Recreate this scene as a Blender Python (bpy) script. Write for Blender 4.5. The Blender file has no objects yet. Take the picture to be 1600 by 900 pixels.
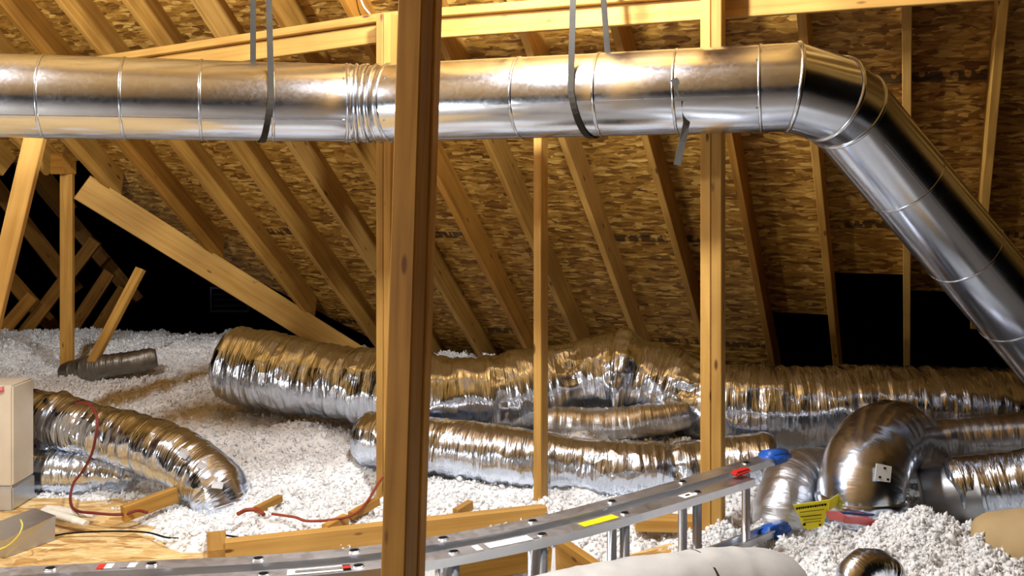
import bpy, bmesh, math, random
import numpy as np
from mathutils import Vector, Matrix, noise

random.seed(7); rng = np.random.default_rng(11)
S = bpy.context.scene
C = S.collection

# ------------------------------------------------------------------ camera, world, light, exposure
F = 1500.0; CX = 800.0; HZ = 300.0; CAMZ = 1.5        # focal length in px, horizon row, eye height (image 1600 x 900)
cam = bpy.data.cameras.new('camera'); co = bpy.data.objects.new('camera', cam); C.objects.link(co)
co.location = (0, 0, CAMZ); co.rotation_euler = (math.pi/2, 0, 0)
cam.sensor_width = 36; cam.lens = F/1600*36; cam.shift_y = -(450-HZ)/1600
cam.clip_start = 0.05
S.camera = co
W = bpy.data.worlds.new('world'); S.world = W; W.use_nodes = True
W.node_tree.nodes['Background'].inputs[0].default_value = (1, .8, .55, 1)
W.node_tree.nodes['Background'].inputs[1].default_value = 0.0
vs = S.view_settings
vs.view_transform = 'Standard'; vs.look = 'None'; vs.gamma = 1; vs.use_curve_mapping = False
vs.exposure = 1.05

def lamp(name, loc, power, radius, col):
    l = bpy.data.lights.new(name, 'POINT'); l.energy = power; l.shadow_soft_size = radius; l.color = col
    o = bpy.data.objects.new(name, l); C.objects.link(o); o.location = loc
    return o
lamp('hanging_bulb', (-0.15, 3.18, 2.66), 120, .06, (.97, .98, 1))       # bare bulb hung under the rafters, above the frame
lamp('hanging_bulb', (-2.35, 3.0, 2.66), 95, .06, (.97, .98, 1))        # second bulb further along
lamp('fill_light', (-2.9, 1.2, .55), 60, .12, (1, .97, .93))            # added fill light, unseen, brightens the thick post from low left

# ------------------------------------------------------------------ helpers
def P(px, py, Y):
    return Vector(((px-CX)/F*Y, Y, CAMZ + (HZ-py)/F*Y))
PSI = math.atan(617/1500)
N = Vector((math.sin(PSI), math.cos(PSI), 0))          # horizontally away, down the slope
U = Vector((math.cos(PSI), -math.sin(PSI), 0))         # along the eave
Zv = Vector((0, 0, 1))
TAN = .85; TH = math.atan(TAN)
D0, Z0 = 3.99, 2.36                                    # rafter underside at the purlin
DOWN = (N*math.cos(TH) - Zv*math.sin(TH)).normalized()
NRM = (N*math.sin(TH) + Zv*math.cos(TH)).normalized()  # outward normal of the slope
def roof(s, v, h=0.0):
    """point on the slope: s along eave, v down the slope from the purlin, h above the rafter underside"""
    return U*s + N*D0 + Zv*Z0 + DOWN*v + NRM*h

def tag(o, label=None, cat=None, group=None, kind=None):
    if label: o['label'] = label
    if cat: o['category'] = cat
    if group: o['group'] = group
    if kind: o['kind'] = kind
    return o
def empty(name, loc=(0, 0, 0)):
    o = bpy.data.objects.new(name, None); C.objects.link(o); o.location = loc; o.empty_display_size = .1
    return o
def mesh_obj(name, verts, faces, mat, parent=None, smooth=False, origin=None):
    if origin is not None:
        verts = [Vector(v)-Vector(origin) for v in verts]
    me = bpy.data.meshes.new(name); me.from_pydata([tuple(v) for v in verts], [], faces); me.update()
    bm = bmesh.new(); bm.from_mesh(me); bmesh.ops.recalc_face_normals(bm, faces=bm.faces); bm.to_mesh(me); bm.free()
    if smooth: me.polygons.foreach_set('use_smooth', [True]*len(me.polygons))
    o = bpy.data.objects.new(name, me); C.objects.link(o)
    if mat: me.materials.append(mat)
    if origin is not None: o.location = origin
    if parent:
        o.parent = parent; base = Vector((0, 0, 0)); q = parent
        while q: base += q.location; q = q.parent
        o.location = (Vector(origin) if origin is not None else Vector((0, 0, 0)))-base
    return o

def frame_mat(xa, ya, loc):
    xa = xa.normalized(); ya = (ya - xa*ya.dot(xa)).normalized(); za = xa.cross(ya)
    m = Matrix((xa, ya, za)).transposed().to_4x4(); m.translation = loc
    return m
BOARDC = {}
def board(name, p0, p1, w, t, wdir, mat, parent=None, ch=.003, cut0=0, cut1=0):
    """timber from p0 to p1: w along wdir, t across; end cuts skewed by cut0/cut1 along the length (per w)"""
    p0 = Vector(p0); p1 = Vector(p1); L = (p1-p0).length
    key = (round(L, 4), w, t, ch, cut0, cut1)
    if key not in BOARDC:
        a, b = w/2, t/2
        prof = [(-a+ch, -b), (a-ch, -b), (a, -b+ch), (a, b-ch), (a-ch, b), (-a+ch, b), (-a, b-ch), (-a, -b+ch)]
        vs_ = [(cut0*y, y, z) for y, z in prof] + [(L+cut1*y, y, z) for y, z in prof]
        fs = [(i, (i+1) % 8, 8+(i+1) % 8, 8+i) for i in range(8)] + [tuple(range(7, -1, -1)), tuple(range(8, 16))]
        me = bpy.data.meshes.new(name); me.from_pydata(vs_, [], fs); me.update()
        me.materials.append(mat); BOARDC[key] = me
    me = BOARDC[key]
    if me.materials[0] != mat:
        me = me.copy(); me.materials[0] = mat
    o = bpy.data.objects.new(name, me); C.objects.link(o)
    m = frame_mat(p1-p0, Vector(wdir), p0)
    if parent:
        o.parent = parent
        m = Matrix.Translation(-parent.location) @ m
    o.matrix_basis = m
    return o

def spline(pts, n):
    pts = [Vector(p) for p in pts]
    q = [pts[0]*2-pts[1]] + pts + [pts[-1]*2-pts[-2]]
    out = []
    k = len(pts)-1
    for i in range(n+1):
        f = i/n*k; j = min(int(f), k-1); t = f-j
        a, b, c, d = q[j], q[j+1], q[j+2], q[j+3]
        out.append(.5*((2*b)+(c-a)*t+(2*a-5*b+4*c-d)*t*t+(3*b-a-3*c+d)*t**3))
    return out
def resample(pts, step):
    pts = spline(pts, 40*(len(pts)-1)) if len(pts) > 2 else [pts[0].lerp(pts[1], i/40) for i in range(41)]
    acc = [0]
    for a, b in zip(pts, pts[1:]): acc.append(acc[-1]+(b-a).length)
    L = acc[-1]; n = max(2, int(L/step)); out = []; j = 0
    for i in range(n+1):
        d = L*i/n
        while j < len(acc)-2 and acc[j+1] < d: j += 1
        t = (d-acc[j])/max(1e-9, acc[j+1]-acc[j]); out.append(pts[j].lerp(pts[j+1], t))
    return out, L
def frames(pts, up=Zv):
    T = []
    for i in range(len(pts)):
        T.append((pts[min(i+1, len(pts)-1)]-pts[max(i-1, 0)]).normalized())
    r = up - T[0]*up.dot(T[0])
    if r.length < .05: r = Vector((1, 0, 0)) - T[0]*T[0].x
    r.normalize(); R = [r]
    for i in range(1, len(pts)):
        r = R[-1] - T[i]*R[-1].dot(T[i]); r.normalize(); R.append(r)
    return T, R
def tube(name, pts, r, mat, parent=None, step=.02, nv=16, cap=True, up=Zv, rfun=None, closed_pts=False):
    if not closed_pts: pts, L = resample(pts, step)
    T, R = frames(pts, up); V = []; Fs = []; n = len(pts)
    for i, p in enumerate(pts):
        b = T[i].cross(R[i])
        for k in range(nv):
            a = 2*math.pi*k/nv
            d = R[i]*math.cos(a)+b*math.sin(a)
            rr = r if rfun is None else rfun(i/(n-1), a, p, i)
            V.append(p+d*rr)
    for i in range(n-1):
        for k in range(nv):
            k2 = (k+1) % nv; Fs.append((i*nv+k, i*nv+k2, (i+1)*nv+k2, (i+1)*nv+k))
    if cap:
        Fs.append(tuple(range(nv-1, -1, -1))); Fs.append(tuple(range((n-1)*nv, n*nv)))
    org = pts[0] if parent is None else None
    o = mesh_obj(name, V, Fs, mat, parent, True, org)
    at = o.data.attributes.new('wrap', 'FLOAT_VECTOR', 'POINT'); acc = 0; wv = []
    for i in range(n):
        if i: acc += (pts[i]-pts[i-1]).length
        for k in range(nv):
            a = 2*math.pi*k/nv; wv += [acc+pts[0].x, r*math.cos(a), r*math.sin(a)]
    at.data.foreach_set('vector', wv)
    if cap:
        for p in o.data.polygons:
            if len(p.vertices) > 4: p.use_smooth = False
    return o
def ribbon(name, pts, w, t, wdir, mat, parent=None):
    """flat strap; wdir = direction of the width"""
    V = []; Fs = []; n = len(pts)
    for i, p in enumerate(pts):
        T = (pts[min(i+1, n-1)]-pts[max(i-1, 0)]).normalized()
        wd = (wdir - T*wdir.dot(T)).normalized(); nn = T.cross(wd)
        for a, b in ((-1, -1), (1, -1), (1, 1), (-1, 1)): V.append(p+wd*(a*w/2)+nn*(b*t/2))
    for i in range(n-1):
        for k in range(4): Fs.append((i*4+k, i*4+(k+1) % 4, i*4+4+(k+1) % 4, i*4+4+k))
    Fs += [(3, 2, 1, 0), tuple(range(4*n-4, 4*n))]
    return mesh_obj(name, V, Fs, mat, parent, False, pts[0] if parent is None else None)
def boxm(name, c, size, mat, parent=None, rot=None, bev=.004, seg=2):
    bm = bmesh.new(); bmesh.ops.create_cube(bm, size=1)
    for v in bm.verts: v.co = Vector((v.co.x*size[0], v.co.y*size[1], v.co.z*size[2]))
    if bev: bmesh.ops.bevel(bm, geom=bm.edges[:], offset=bev, segments=seg, affect='EDGES')
    me = bpy.data.meshes.new(name); bm.to_mesh(me); bm.free(); me.materials.append(mat)
    o = bpy.data.objects.new(name, me); C.objects.link(o)
    m = Matrix.Translation(Vector(c)) @ (rot.to_4x4() if rot else Matrix())
    if parent: o.parent = parent; m = Matrix.Translation(-parent.location) @ m
    o.matrix_basis = m
    return o
ROTU = Matrix((U, N, Zv)).transposed()

# ------------------------------------------------------------------ materials
def mat(name):
    m = bpy.data.materials.new(name); m.use_nodes = True
    nt = m.node_tree; return m, nt, nt.nodes['Principled BSDF']
def nd(nt, t, **k):
    n = nt.nodes.new(t)
    for a, b in k.items():
        if a in n.bl_rna.properties: setattr(n, a, b)
        else: n.inputs[a].default_value = b
    return n
def ramp(nt, stops, interp='LINEAR'):
    r = nt.nodes.new('ShaderNodeValToRGB'); r.color_ramp.interpolation = interp
    e = r.color_ramp.elements
    while len(e) < len(stops): e.new(.5)
    for x, (p, c) in zip(e, stops): x.position = p; x.color = (*c, 1) if len(c) == 3 else c
    return r
def wood_mat(name, dark, light, knot=(.13, .05, .015), rough=.62):
    m, nt, b = mat(name); L = nt.links.new
    tc = nd(nt, 'ShaderNodeTexCoord'); oi = nd(nt, 'ShaderNodeObjectInfo')
    off = nd(nt, 'ShaderNodeVectorMath', operation='SCALE'); L(oi.outputs['Random'], off.inputs['Scale']); off.inputs[0].default_value = (37, 11, 5)
    add = nd(nt, 'ShaderNodeVectorMath', operation='ADD'); L(tc.outputs['Object'], add.inputs[0]); L(off.outputs[0], add.inputs[1])
    mp = nd(nt, 'ShaderNodeMapping'); mp.inputs['Scale'].default_value = (1.3, 28, 28); L(add.outputs[0], mp.inputs['Vector'])
    n1 = nd(nt, 'ShaderNodeTexNoise'); n1.inputs['Scale'].default_value = 1.4; n1.inputs['Detail'].default_value = 5; n1.inputs['Distortion'].default_value = .6
    L(mp.outputs[0], n1.inputs['Vector'])
    r = ramp(nt, [(.3, dark), (.62, light)]); L(n1.outputs['Fac'], r.inputs[0])
    n2 = nd(nt, 'ShaderNodeTexNoise'); n2.inputs['Scale'].default_value = 2.3; L(add.outputs[0], n2.inputs['Vector'])
    r2 = ramp(nt, [(.3, (.72, .68, .6)), (.7, (1.05, 1.03, 1))]); L(n2.outputs['Fac'], r2.inputs[0])
    mx = nd(nt, 'ShaderNodeMixRGB', blend_type='MULTIPLY'); mx.inputs[0].default_value = 1
    L(r.outputs[0], mx.inputs[1]); L(r2.outputs[0], mx.inputs[2])
    mp2 = nd(nt, 'ShaderNodeMapping'); mp2.inputs['Scale'].default_value = (4.2, 13, 13); L(add.outputs[0], mp2.inputs['Vector'])
    vo = nd(nt, 'ShaderNodeTexVoronoi'); vo.inputs['Scale'].default_value = 1; L(mp2.outputs[0], vo.inputs['Vector'])
    r3 = ramp(nt, [(.07, (1, 1, 1)), (.13, (0, 0, 0))]); L(vo.outputs['Distance'], r3.inputs[0])
    mk = nd(nt, 'ShaderNodeMixRGB'); L(r3.outputs[0], mk.inputs[0]); L(mx.outputs[0], mk.inputs[1]); mk.inputs[2].default_value = (*knot, 1)
    hv = nd(nt, 'ShaderNodeHueSaturation'); L(mk.outputs[0], hv.inputs['Color'])
    mr = nd(nt, 'ShaderNodeMapRange'); mr.inputs['To Min'].default_value = .82; mr.inputs['To Max'].default_value = 1.14
    L(oi.outputs['Random'], mr.inputs['Value']); L(mr.outputs[0], hv.inputs['Value'])
    L(hv.outputs[0], b.inputs['Base Color']); b.inputs['Roughness'].default_value = rough
    b.inputs['Specular IOR Level'].default_value = .25
    bp = nd(nt, 'ShaderNodeBump'); bp.inputs['Strength'].default_value = .12; bp.inputs['Distance'].default_value = .003
    L(n1.outputs['Fac'], bp.inputs['Height']); L(bp.outputs[0], b.inputs['Normal'])
    return m
PINE = wood_mat('pine_lumber', (0.349, 0.169, 0.028), (0.490, 0.273, 0.060))
PINE_PALE = wood_mat('pale_pine_lumber', (0.445, 0.234, 0.051), (0.564, 0.332, 0.088))
PINE_POST = wood_mat('brown_post_lumber', (.30, .145, .022), (.42, .225, .042))
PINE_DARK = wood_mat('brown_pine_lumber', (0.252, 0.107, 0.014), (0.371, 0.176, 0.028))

def osb_mat(name, cols, stamp=True, sx=13, sy=46):
    m, nt, b = mat(name); L = nt.links.new
    tc = nd(nt, 'ShaderNodeTexCoord'); oi = nd(nt, 'ShaderNodeObjectInfo')
    off = nd(nt, 'ShaderNodeVectorMath', operation='SCALE'); L(oi.outputs['Random'], off.inputs['Scale']); off.inputs[0].default_value = (51, 23, 7)
    add = nd(nt, 'ShaderNodeVectorMath', operation='ADD'); L(tc.outputs['Object'], add.inputs[0]); L(off.outputs[0], add.inputs[1])
    nz = nd(nt, 'ShaderNodeTexNoise'); nz.inputs['Scale'].default_value = 9; nz.inputs['Detail'].default_value = 2; L(add.outputs[0], nz.inputs['Vector'])
    sc = nd(nt, 'ShaderNodeVectorMath', operation='SCALE'); sc.inputs['Scale'].default_value = .035; L(nz.outputs['Color'], sc.inputs[0])
    ad2 = nd(nt, 'ShaderNodeVectorMath', operation='ADD'); L(add.outputs[0], ad2.inputs[0]); L(sc.outputs[0], ad2.inputs[1])
    prev = None; hts = []
    for i, (rot, ax, ay) in enumerate(((.0, sx, sy), (.35, sx*1.2, sy*.8), (-.5, sx*.8, sy*1.1))):
        mp = nd(nt, 'ShaderNodeMapping'); mp.inputs['Rotation'].default_value = (0, 0, rot); mp.inputs['Scale'].default_value = (ax, ay, 1)
        mp.inputs['Location'].default_value = (i*3.3, i*7.7, i)
        L(ad2.outputs[0], mp.inputs['Vector'])
        vo = nd(nt, 'ShaderNodeTexVoronoi'); vo.inputs['Scale'].default_value = 1; L(mp.outputs[0], vo.inputs['Vector'])
        r = ramp(nt, [(0, cols[0]), (.35, cols[1]), (.7, cols[2]), (1, cols[3])])
        sp = nd(nt, 'ShaderNodeSeparateColor'); L(vo.outputs['Color'], sp.inputs[0]); L(sp.outputs[0], r.inputs[0])
        hts.append(sp.outputs[1])
        if prev is None: prev = r.outputs[0]
        else:
            th = nd(nt, 'ShaderNodeMath', operation='GREATER_THAN'); th.inputs[1].default_value = .55; L(sp.outputs[2], th.inputs[0])
            mx = nd(nt, 'ShaderNodeMixRGB'); L(th.outputs[0], mx.inputs[0]); L(prev, mx.inputs[1]); L(r.outputs[0], mx.inputs[2]); prev = mx.outputs[0]
    n3 = nd(nt, 'ShaderNodeTexNoise'); n3.inputs['Scale'].default_value = 60; n3.inputs['Detail'].default_value = 3
    mpf = nd(nt, 'ShaderNodeMapping'); mpf.inputs['Scale'].default_value = (.35, 1.5, 1); L(add.outputs[0], mpf.inputs['Vector']); L(mpf.outputs[0], n3.inputs['Vector'])
    rf = ramp(nt, [(.3, (.62, .58, .55)), (.6, (1.08, 1.06, 1.02))]); L(n3.outputs['Fac'], rf.inputs[0])
    mx = nd(nt, 'ShaderNodeMixRGB', blend_type='MULTIPLY'); mx.inputs[0].default_value = .9; L(prev, mx.inputs[1]); L(rf.outputs[0], mx.inputs[2]); prev = mx.outputs[0]
    if stamp:      # ink stamp along the middle of each sheet: blurred vertical strokes in words
        sx_ = nd(nt, 'ShaderNodeSeparateXYZ'); L(tc.outputs['Object'], sx_.inputs[0])
        ab = nd(nt, 'ShaderNodeMath', operation='ABSOLUTE'); L(sx_.outputs[1], ab.inputs[0])
        lt = nd(nt, 'ShaderNodeMath', operation='LESS_THAN'); lt.inputs[1].default_value = .032; L(ab.outputs[0], lt.inputs[0])
        mps = nd(nt, 'ShaderNodeMapping'); mps.inputs['Scale'].default_value = (34, 13, 1); L(add.outputs[0], mps.inputs['Vector'])
        vs_ = nd(nt, 'ShaderNodeTexVoronoi'); vs_.inputs['Scale'].default_value = 1; L(mps.outputs[0], vs_.inputs['Vector'])
        g = nd(nt, 'ShaderNodeMath', operation='GREATER_THAN'); g.inputs[1].default_value = .45; L(vs_.outputs['Distance'], g.inputs[0])
        nw = nd(nt, 'ShaderNodeTexNoise'); nw.inputs['Scale'].default_value = 2.6; nw.inputs['Detail'].default_value = 0
        mpw = nd(nt, 'ShaderNodeMapping'); mpw.inputs['Scale'].default_value = (1, .05, 1); L(add.outputs[0], mpw.inputs['Vector']); L(mpw.outputs[0], nw.inputs['Vector'])
        gw = nd(nt, 'ShaderNodeMath', operation='GREATER_THAN'); gw.inputs[1].default_value = .5; L(nw.outputs['Fac'], gw.inputs[0])
        m1 = nd(nt, 'ShaderNodeMath', operation='MULTIPLY'); L(lt.outputs[0], m1.inputs[0]); L(g.outputs[0], m1.inputs[1])
        m2 = nd(nt, 'ShaderNodeMath', operation='MULTIPLY'); L(m1.outputs[0], m2.inputs[0]); L(gw.outputs[0], m2.inputs[1])
        m3 = nd(nt, 'ShaderNodeMath', operation='MULTIPLY'); m3.inputs[1].default_value = .8; L(m2.outputs[0], m3.inputs[0])
        mk = nd(nt, 'ShaderNodeMixRGB'); L(m3.outputs[0], mk.inputs[0]); L(prev, mk.inputs[1]); mk.inputs[2].default_value = (.02, .012, .008, 1); prev = mk.outputs[0]
    L(prev, b.inputs['Base Color']); b.inputs['Roughness'].default_value = .6; b.inputs['Specular IOR Level'].default_value = .3
    ah = nd(nt, 'ShaderNodeMath', operation='ADD'); L(hts[0], ah.inputs[0]); L(n3.outputs['Fac'], ah.inputs[1])
    bp = nd(nt, 'ShaderNodeBump'); bp.inputs['Strength'].default_value = .45; bp.inputs['Distance'].default_value = .004
    L(ah.outputs[0], bp.inputs['Height']); L(bp.outputs[0], b.inputs['Normal'])
    return m
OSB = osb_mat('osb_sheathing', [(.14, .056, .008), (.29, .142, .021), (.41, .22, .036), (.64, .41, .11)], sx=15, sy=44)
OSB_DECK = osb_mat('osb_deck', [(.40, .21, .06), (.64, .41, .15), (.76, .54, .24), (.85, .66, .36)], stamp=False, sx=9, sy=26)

def metal_mat(name, col, rough, var=.08, bump=.05, scale=60, aniso=0):
    m, nt, b = mat(name); L = nt.links.new
    tc = nd(nt, 'ShaderNodeTexCoord')
    vo = nd(nt, 'ShaderNodeTexVoronoi'); vo.inputs['Scale'].default_value = scale; L(tc.outputs['Object'], vo.inputs['Vector'])
    n1 = nd(nt, 'ShaderNodeTexNoise'); n1.inputs['Scale'].default_value = 5; n1.inputs['Detail'].default_value = 4; L(tc.outputs['Object'], n1.inputs['Vector'])
    sp = nd(nt, 'ShaderNodeSeparateColor'); L(vo.outputs['Color'], sp.inputs[0])
    mr = nd(nt, 'ShaderNodeMapRange'); mr.inputs['To Min'].default_value = rough-var*.5; mr.inputs['To Max'].default_value = rough+var*.5; L(sp.outputs[0], mr.inputs['Value'])
    mr2 = nd(nt, 'ShaderNodeMapRange'); mr2.inputs['From Min'].default_value = .3; mr2.inputs['From Max'].default_value = .7; mr2.inputs['To Min'].default_value = -var*.6; mr2.inputs['To Max'].default_value = var*.6; L(n1.outputs['Fac'], mr2.inputs['Value'])
    ad = nd(nt, 'ShaderNodeMath', operation='ADD'); L(mr.outputs[0], ad.inputs[0]); L(mr2.outputs[0], ad.inputs[1]); L(ad.outputs[0], b.inputs['Roughness'])
    c = ramp(nt, [(.3, tuple(x*.94 for x in col)), (.7, col)]); L(n1.outputs['Fac'], c.inputs[0]); L(c.outputs[0], b.inputs['Base Color'])
    b.inputs['Metallic'].default_value = 1
    bp = nd(nt, 'ShaderNodeBump'); bp.inputs['Strength'].default_value = bump; bp.inputs['Distance'].default_value = .01
    L(n1.outputs['Fac'], bp.inputs['Height']); L(bp.outputs[0], b.inputs['Normal'])
    return m
GALV = metal_mat('galvanised_steel', (.69, .76, .88), .21, .04, 0.02, 90)
GALV_DULL = metal_mat('dull_galvanised_steel', (.55, .57, .60), .42)
ALU = metal_mat('aluminium', (.64, .67, .72), .40, .06)

def foil_mat(name, col, rough, crease=.35, scale=16):
    """foil with wrinkles running round the duct; 'wrap' holds (length along, r cos a, r sin a)"""
    m, nt, b = mat(name); L = nt.links.new
    at = nd(nt, 'ShaderNodeAttribute', attribute_name='wrap')
    mp = nd(nt, 'ShaderNodeMapping'); mp.inputs['Scale'].default_value = (38, 5, 5); L(at.outputs['Vector'], mp.inputs['Vector'])
    n1 = nd(nt, 'ShaderNodeTexNoise'); n1.inputs['Scale'].default_value = 1; n1.inputs['Detail'].default_value = 3; n1.inputs['Distortion'].default_value = .8; L(mp.outputs[0], n1.inputs['Vector'])
    vo = nd(nt, 'ShaderNodeTexVoronoi', feature='F1'); vo.inputs['Scale'].default_value = scale; L(at.outputs['Vector'], vo.inputs['Vector'])
    n2 = nd(nt, 'ShaderNodeTexNoise'); n2.inputs['Scale'].default_value = 3; L(at.outputs['Vector'], n2.inputs['Vector'])
    r2 = ramp(nt, [(.42, (0, 0, 0)), (.62, (1, 1, 1))]); L(n2.outputs['Fac'], r2.inputs[0])
    mm = nd(nt, 'ShaderNodeMath', operation='MULTIPLY'); L(vo.outputs['Distance'], mm.inputs[0]); L(r2.outputs[0], mm.inputs[1])
    ml = nd(nt, 'ShaderNodeMath', operation='MULTIPLY_ADD'); L(mm.outputs[0], ml.inputs[0]); ml.inputs[1].default_value = .8; L(n1.outputs['Fac'], ml.inputs[2])
    bp = nd(nt, 'ShaderNodeBump'); bp.inputs['Strength'].default_value = crease; bp.inputs['Distance'].default_value = .02
    L(ml.outputs[0], bp.inputs['Height']); L(bp.outputs[0], b.inputs['Normal'])
    b.inputs['Base Color'].default_value = (*col, 1); b.inputs['Metallic'].default_value = 1; b.inputs['Roughness'].default_value = rough
    return m
FOIL = foil_mat('foil_jacket', (.69, .76, .88), .20, .5)
FOIL_SMOOTH = foil_mat('foil_tape', (.70, .76, .86), .22, .12, 9)
FOIL_GREY = foil_mat('grey_foil_jacket', (.66, .68, .71), .36, .35)

def plain(name, col, rough=.6, metallic=0, noise_amt=.15, scale=20, bump=0, spec=.4):
    m, nt, b = mat(name); L = nt.links.new
    tc = nd(nt, 'ShaderNodeTexCoord')
    n1 = nd(nt, 'ShaderNodeTexNoise'); n1.inputs['Scale'].default_value = scale; n1.inputs['Detail'].default_value = 4; L(tc.outputs['Object'], n1.inputs['Vector'])
    r = ramp(nt, [(.3, tuple(c*(1-noise_amt) for c in col)), (.7, tuple(min(1, c*(1+noise_amt*.4)) for c in col))]); L(n1.outputs['Fac'], r.inputs[0])
    L(r.outputs[0], b.inputs['Base Color']); b.inputs['Roughness'].default_value = rough; b.inputs['Metallic'].default_value = metallic
    b.inputs['Specular IOR Level'].default_value = spec
    if bump:
        bp = nd(nt, 'ShaderNodeBump'); bp.inputs['Strength'].default_value = bump; bp.inputs['Distance'].default_value = .01; L(n1.outputs['Fac'], bp.inputs['Height']); L(bp.outputs[0], b.inputs['Normal'])
    return m
STRAP = plain('grey_strap', (.035, .031, .025), .7, spec=.1)
INSUL = plain('white_loose_fill', (.86, .86, .85), .95, 0, .10, 38, .5, .03)
_b = INSUL.node_tree.nodes['Principled BSDF']; _b.inputs['Subsurface Weight'].default_value = .6; _b.inputs['Subsurface Radius'].default_value = (1, 1, 1); _b.inputs['Subsurface Scale'].default_value = .012
DRYWALL = plain('drywall_back', (.30, .27, .23), .9)
BEIGE = plain('beige_panel', (.58, .50, .38), .55, 0, .1, 6)
BLUE = plain('blue_plastic', (.015, .10, .46), .4)
RED = plain('red_plastic', (.62, .03, .02), .4)
REDCLOTH = plain('red_film', (.55, .12, .12), .45)
ORANGE = plain('orange_cable', (.27, .045, .012), .5)
REDCABLE = plain('red_cable', (.17, .018, .012), .5)
BLACK = plain('black_rubber', (.012, .011, .01), .9, spec=.08)
YELLOW = plain('yellow_card', (.88, .78, .01), .5, 0, .05)
YWIRE = plain('yellow_wire', (.72, .62, .10), .5)
WHITE = plain('white_label', (.85, .85, .82), .5, 0, .05)
CLOTH = plain('pale_cloth', (.74, .70, .60), .85, 0, .12, 30, .4)
KRAFT = plain('tan_kraft', (.46, .33, .16), .75, 0, .15, 8)
GREYPLASTIC = plain('grey_jacket', (.56, .57, .56), .42, 0, .15, 10, .3)
DARKBLUE = plain('dark_blue_metal', (.03, .05, .16), .4)

# ------------------------------------------------------------------ roof slope: sheathing panels
ceil = empty('ceiling', roof(-2, 0, .14)); tag(ceil, kind='structure')
SH = .186; ST = .012
def panel(s0, s1, v0, v1, poly=None):
    g = .0025
    s0 += g; s1 -= g; v0 += g; v1 -= g
    ctr = roof((s0+s1)/2, (v0+v1)/2, SH)
    if poly is None: poly = [(s0, v0), (s1, v0), (s1, v1), (s0, v1)]
    n = len(poly); cs, cv = (s0+s1)/2, (v0+v1)/2
    V = [(a-cs, -(b-cv), 0) for a, b in poly] + [(a-cs, -(b-cv), ST) for a, b in poly]
    Fs = [tuple(range(n)), tuple(range(2*n-1, n-1, -1))] + [(i, n+i, n+(i+1) % n, (i+1) % n) for i in range(n)]
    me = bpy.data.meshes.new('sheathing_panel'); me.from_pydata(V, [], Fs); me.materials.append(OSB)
    bm = bmesh.new(); bm.from_mesh(me); bmesh.ops.recalc_face_normals(bm, faces=bm.faces); bm.to_mesh(me); bm.free()
    o = bpy.data.objects.new('sheathing_panel', me); C.objects.link(o); o.parent = ceil
    o.matrix_basis = Matrix.Translation(-ceil.location) @ frame_mat(U, -DOWN, ctr)
RS = [.345, 0, -.405, -.795, -1.21, -1.65, -2.08, -2.49, -2.90, -3.33, -3.75, -4.18, -4.60, -5.02]   # rafter stations
rowv = [-3.55, -2.31, -1.09, .13, 1.35, 2.57, 3.62]
for i in range(3):
    x = -7.9 + (i % 2)*1.2
    while x < 3:
        panel(x, x+2.44, rowv[i], rowv[i+1]); x += 2.44
def val_v(s):      # where the valley cuts the slope
    d = 4.77+(s+5.19)/1.20*1.56
    return (d-D0)/math.cos(TH)
edges4 = [-7.9, -5.23, -2.90, -.405, 2.035, 4.5]
for a, b in zip(edges4, edges4[1:]):
    if b <= -5.2: panel(a, b, rowv[3], 1.2)
    elif a < -4:
        panel(a, b, rowv[3], rowv[4], [(a+.002, rowv[3]+.002), (b-.002, rowv[3]+.002), (b-.002, rowv[4]-.002), (-5.0, rowv[4]-.002), (a+.002, rowv[4]-.002)])
    else: panel(a, b, rowv[3], rowv[4])
# third row below: trimmed at the valley and above the black openings
panel(-5.0, -3.75, 1.35, 2.57, [(-5.2, 1.352), (-3.752, 1.352), (-3.752, 2.567), (-4.62, 2.567), (-5.2, 1.95)])
panel(-3.75, -1.65, 1.35, 2.57)
panel(-1.65, -.405, 1.35, 2.57)
panel(-.405, 0, 1.35, 2.25)
panel(0, 2.44, 1.35, 2.40)
panel(2.44, 4.5, 1.35, 2.40)
panel(-4.0, -2.08, 2.57, 3.62, [(-4.62, 2.572), (-2.082, 2.572), (-2.082, 3.62), (-3.7, 3.62)])
panel(-2.08, -.795, 2.57, 3.62)
panel(-.795, -.405, 2.57, 2.69)
# the opposite slope, over and behind the photographer
RID = -4.0
far = empty('ceiling', Vector((0, -1, 3))); tag(far, kind='structure')
rp = roof(0, rowv[0], .186)
rd = rp.dot(N); rz = rp.z
OD = (-N*math.cos(TH) - Zv*math.sin(TH)).normalized(); ON = (-N*math.sin(TH)+Zv*math.cos(TH)).normalized()
for j in range(4):
    for i in range(4):
        s0, s1, v0, v1 = -7.0+i*2.44, -7.0+(i+1)*2.44, j*1.22, (j+1)*1.22
        ctr = N*rd+Zv*rz + U*((s0+s1)/2) + OD*((v0+v1)/2)
        me = bpy.data.meshes.new('sheathing_panel'); a, b = 1.218, .608
        me.from_pydata([(-a, -b, 0), (a, -b, 0), (a, b, 0), (-a, b, 0), (-a, -b, ST), (a, -b, ST), (a, b, ST), (-a, b, ST)], [], [(0, 3, 2, 1), (4, 5, 6, 7), (0, 1, 5, 4), (1, 2, 6, 5), (2, 3, 7, 6), (3, 0, 4, 7)])
        me.materials.append(OSB); o = bpy.data.objects.new('sheathing_panel', me); C.objects.link(o); o.parent = far
        o.matrix_basis = Matrix.Translation(-far.location) @ frame_mat(U, OD, ctr)

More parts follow.
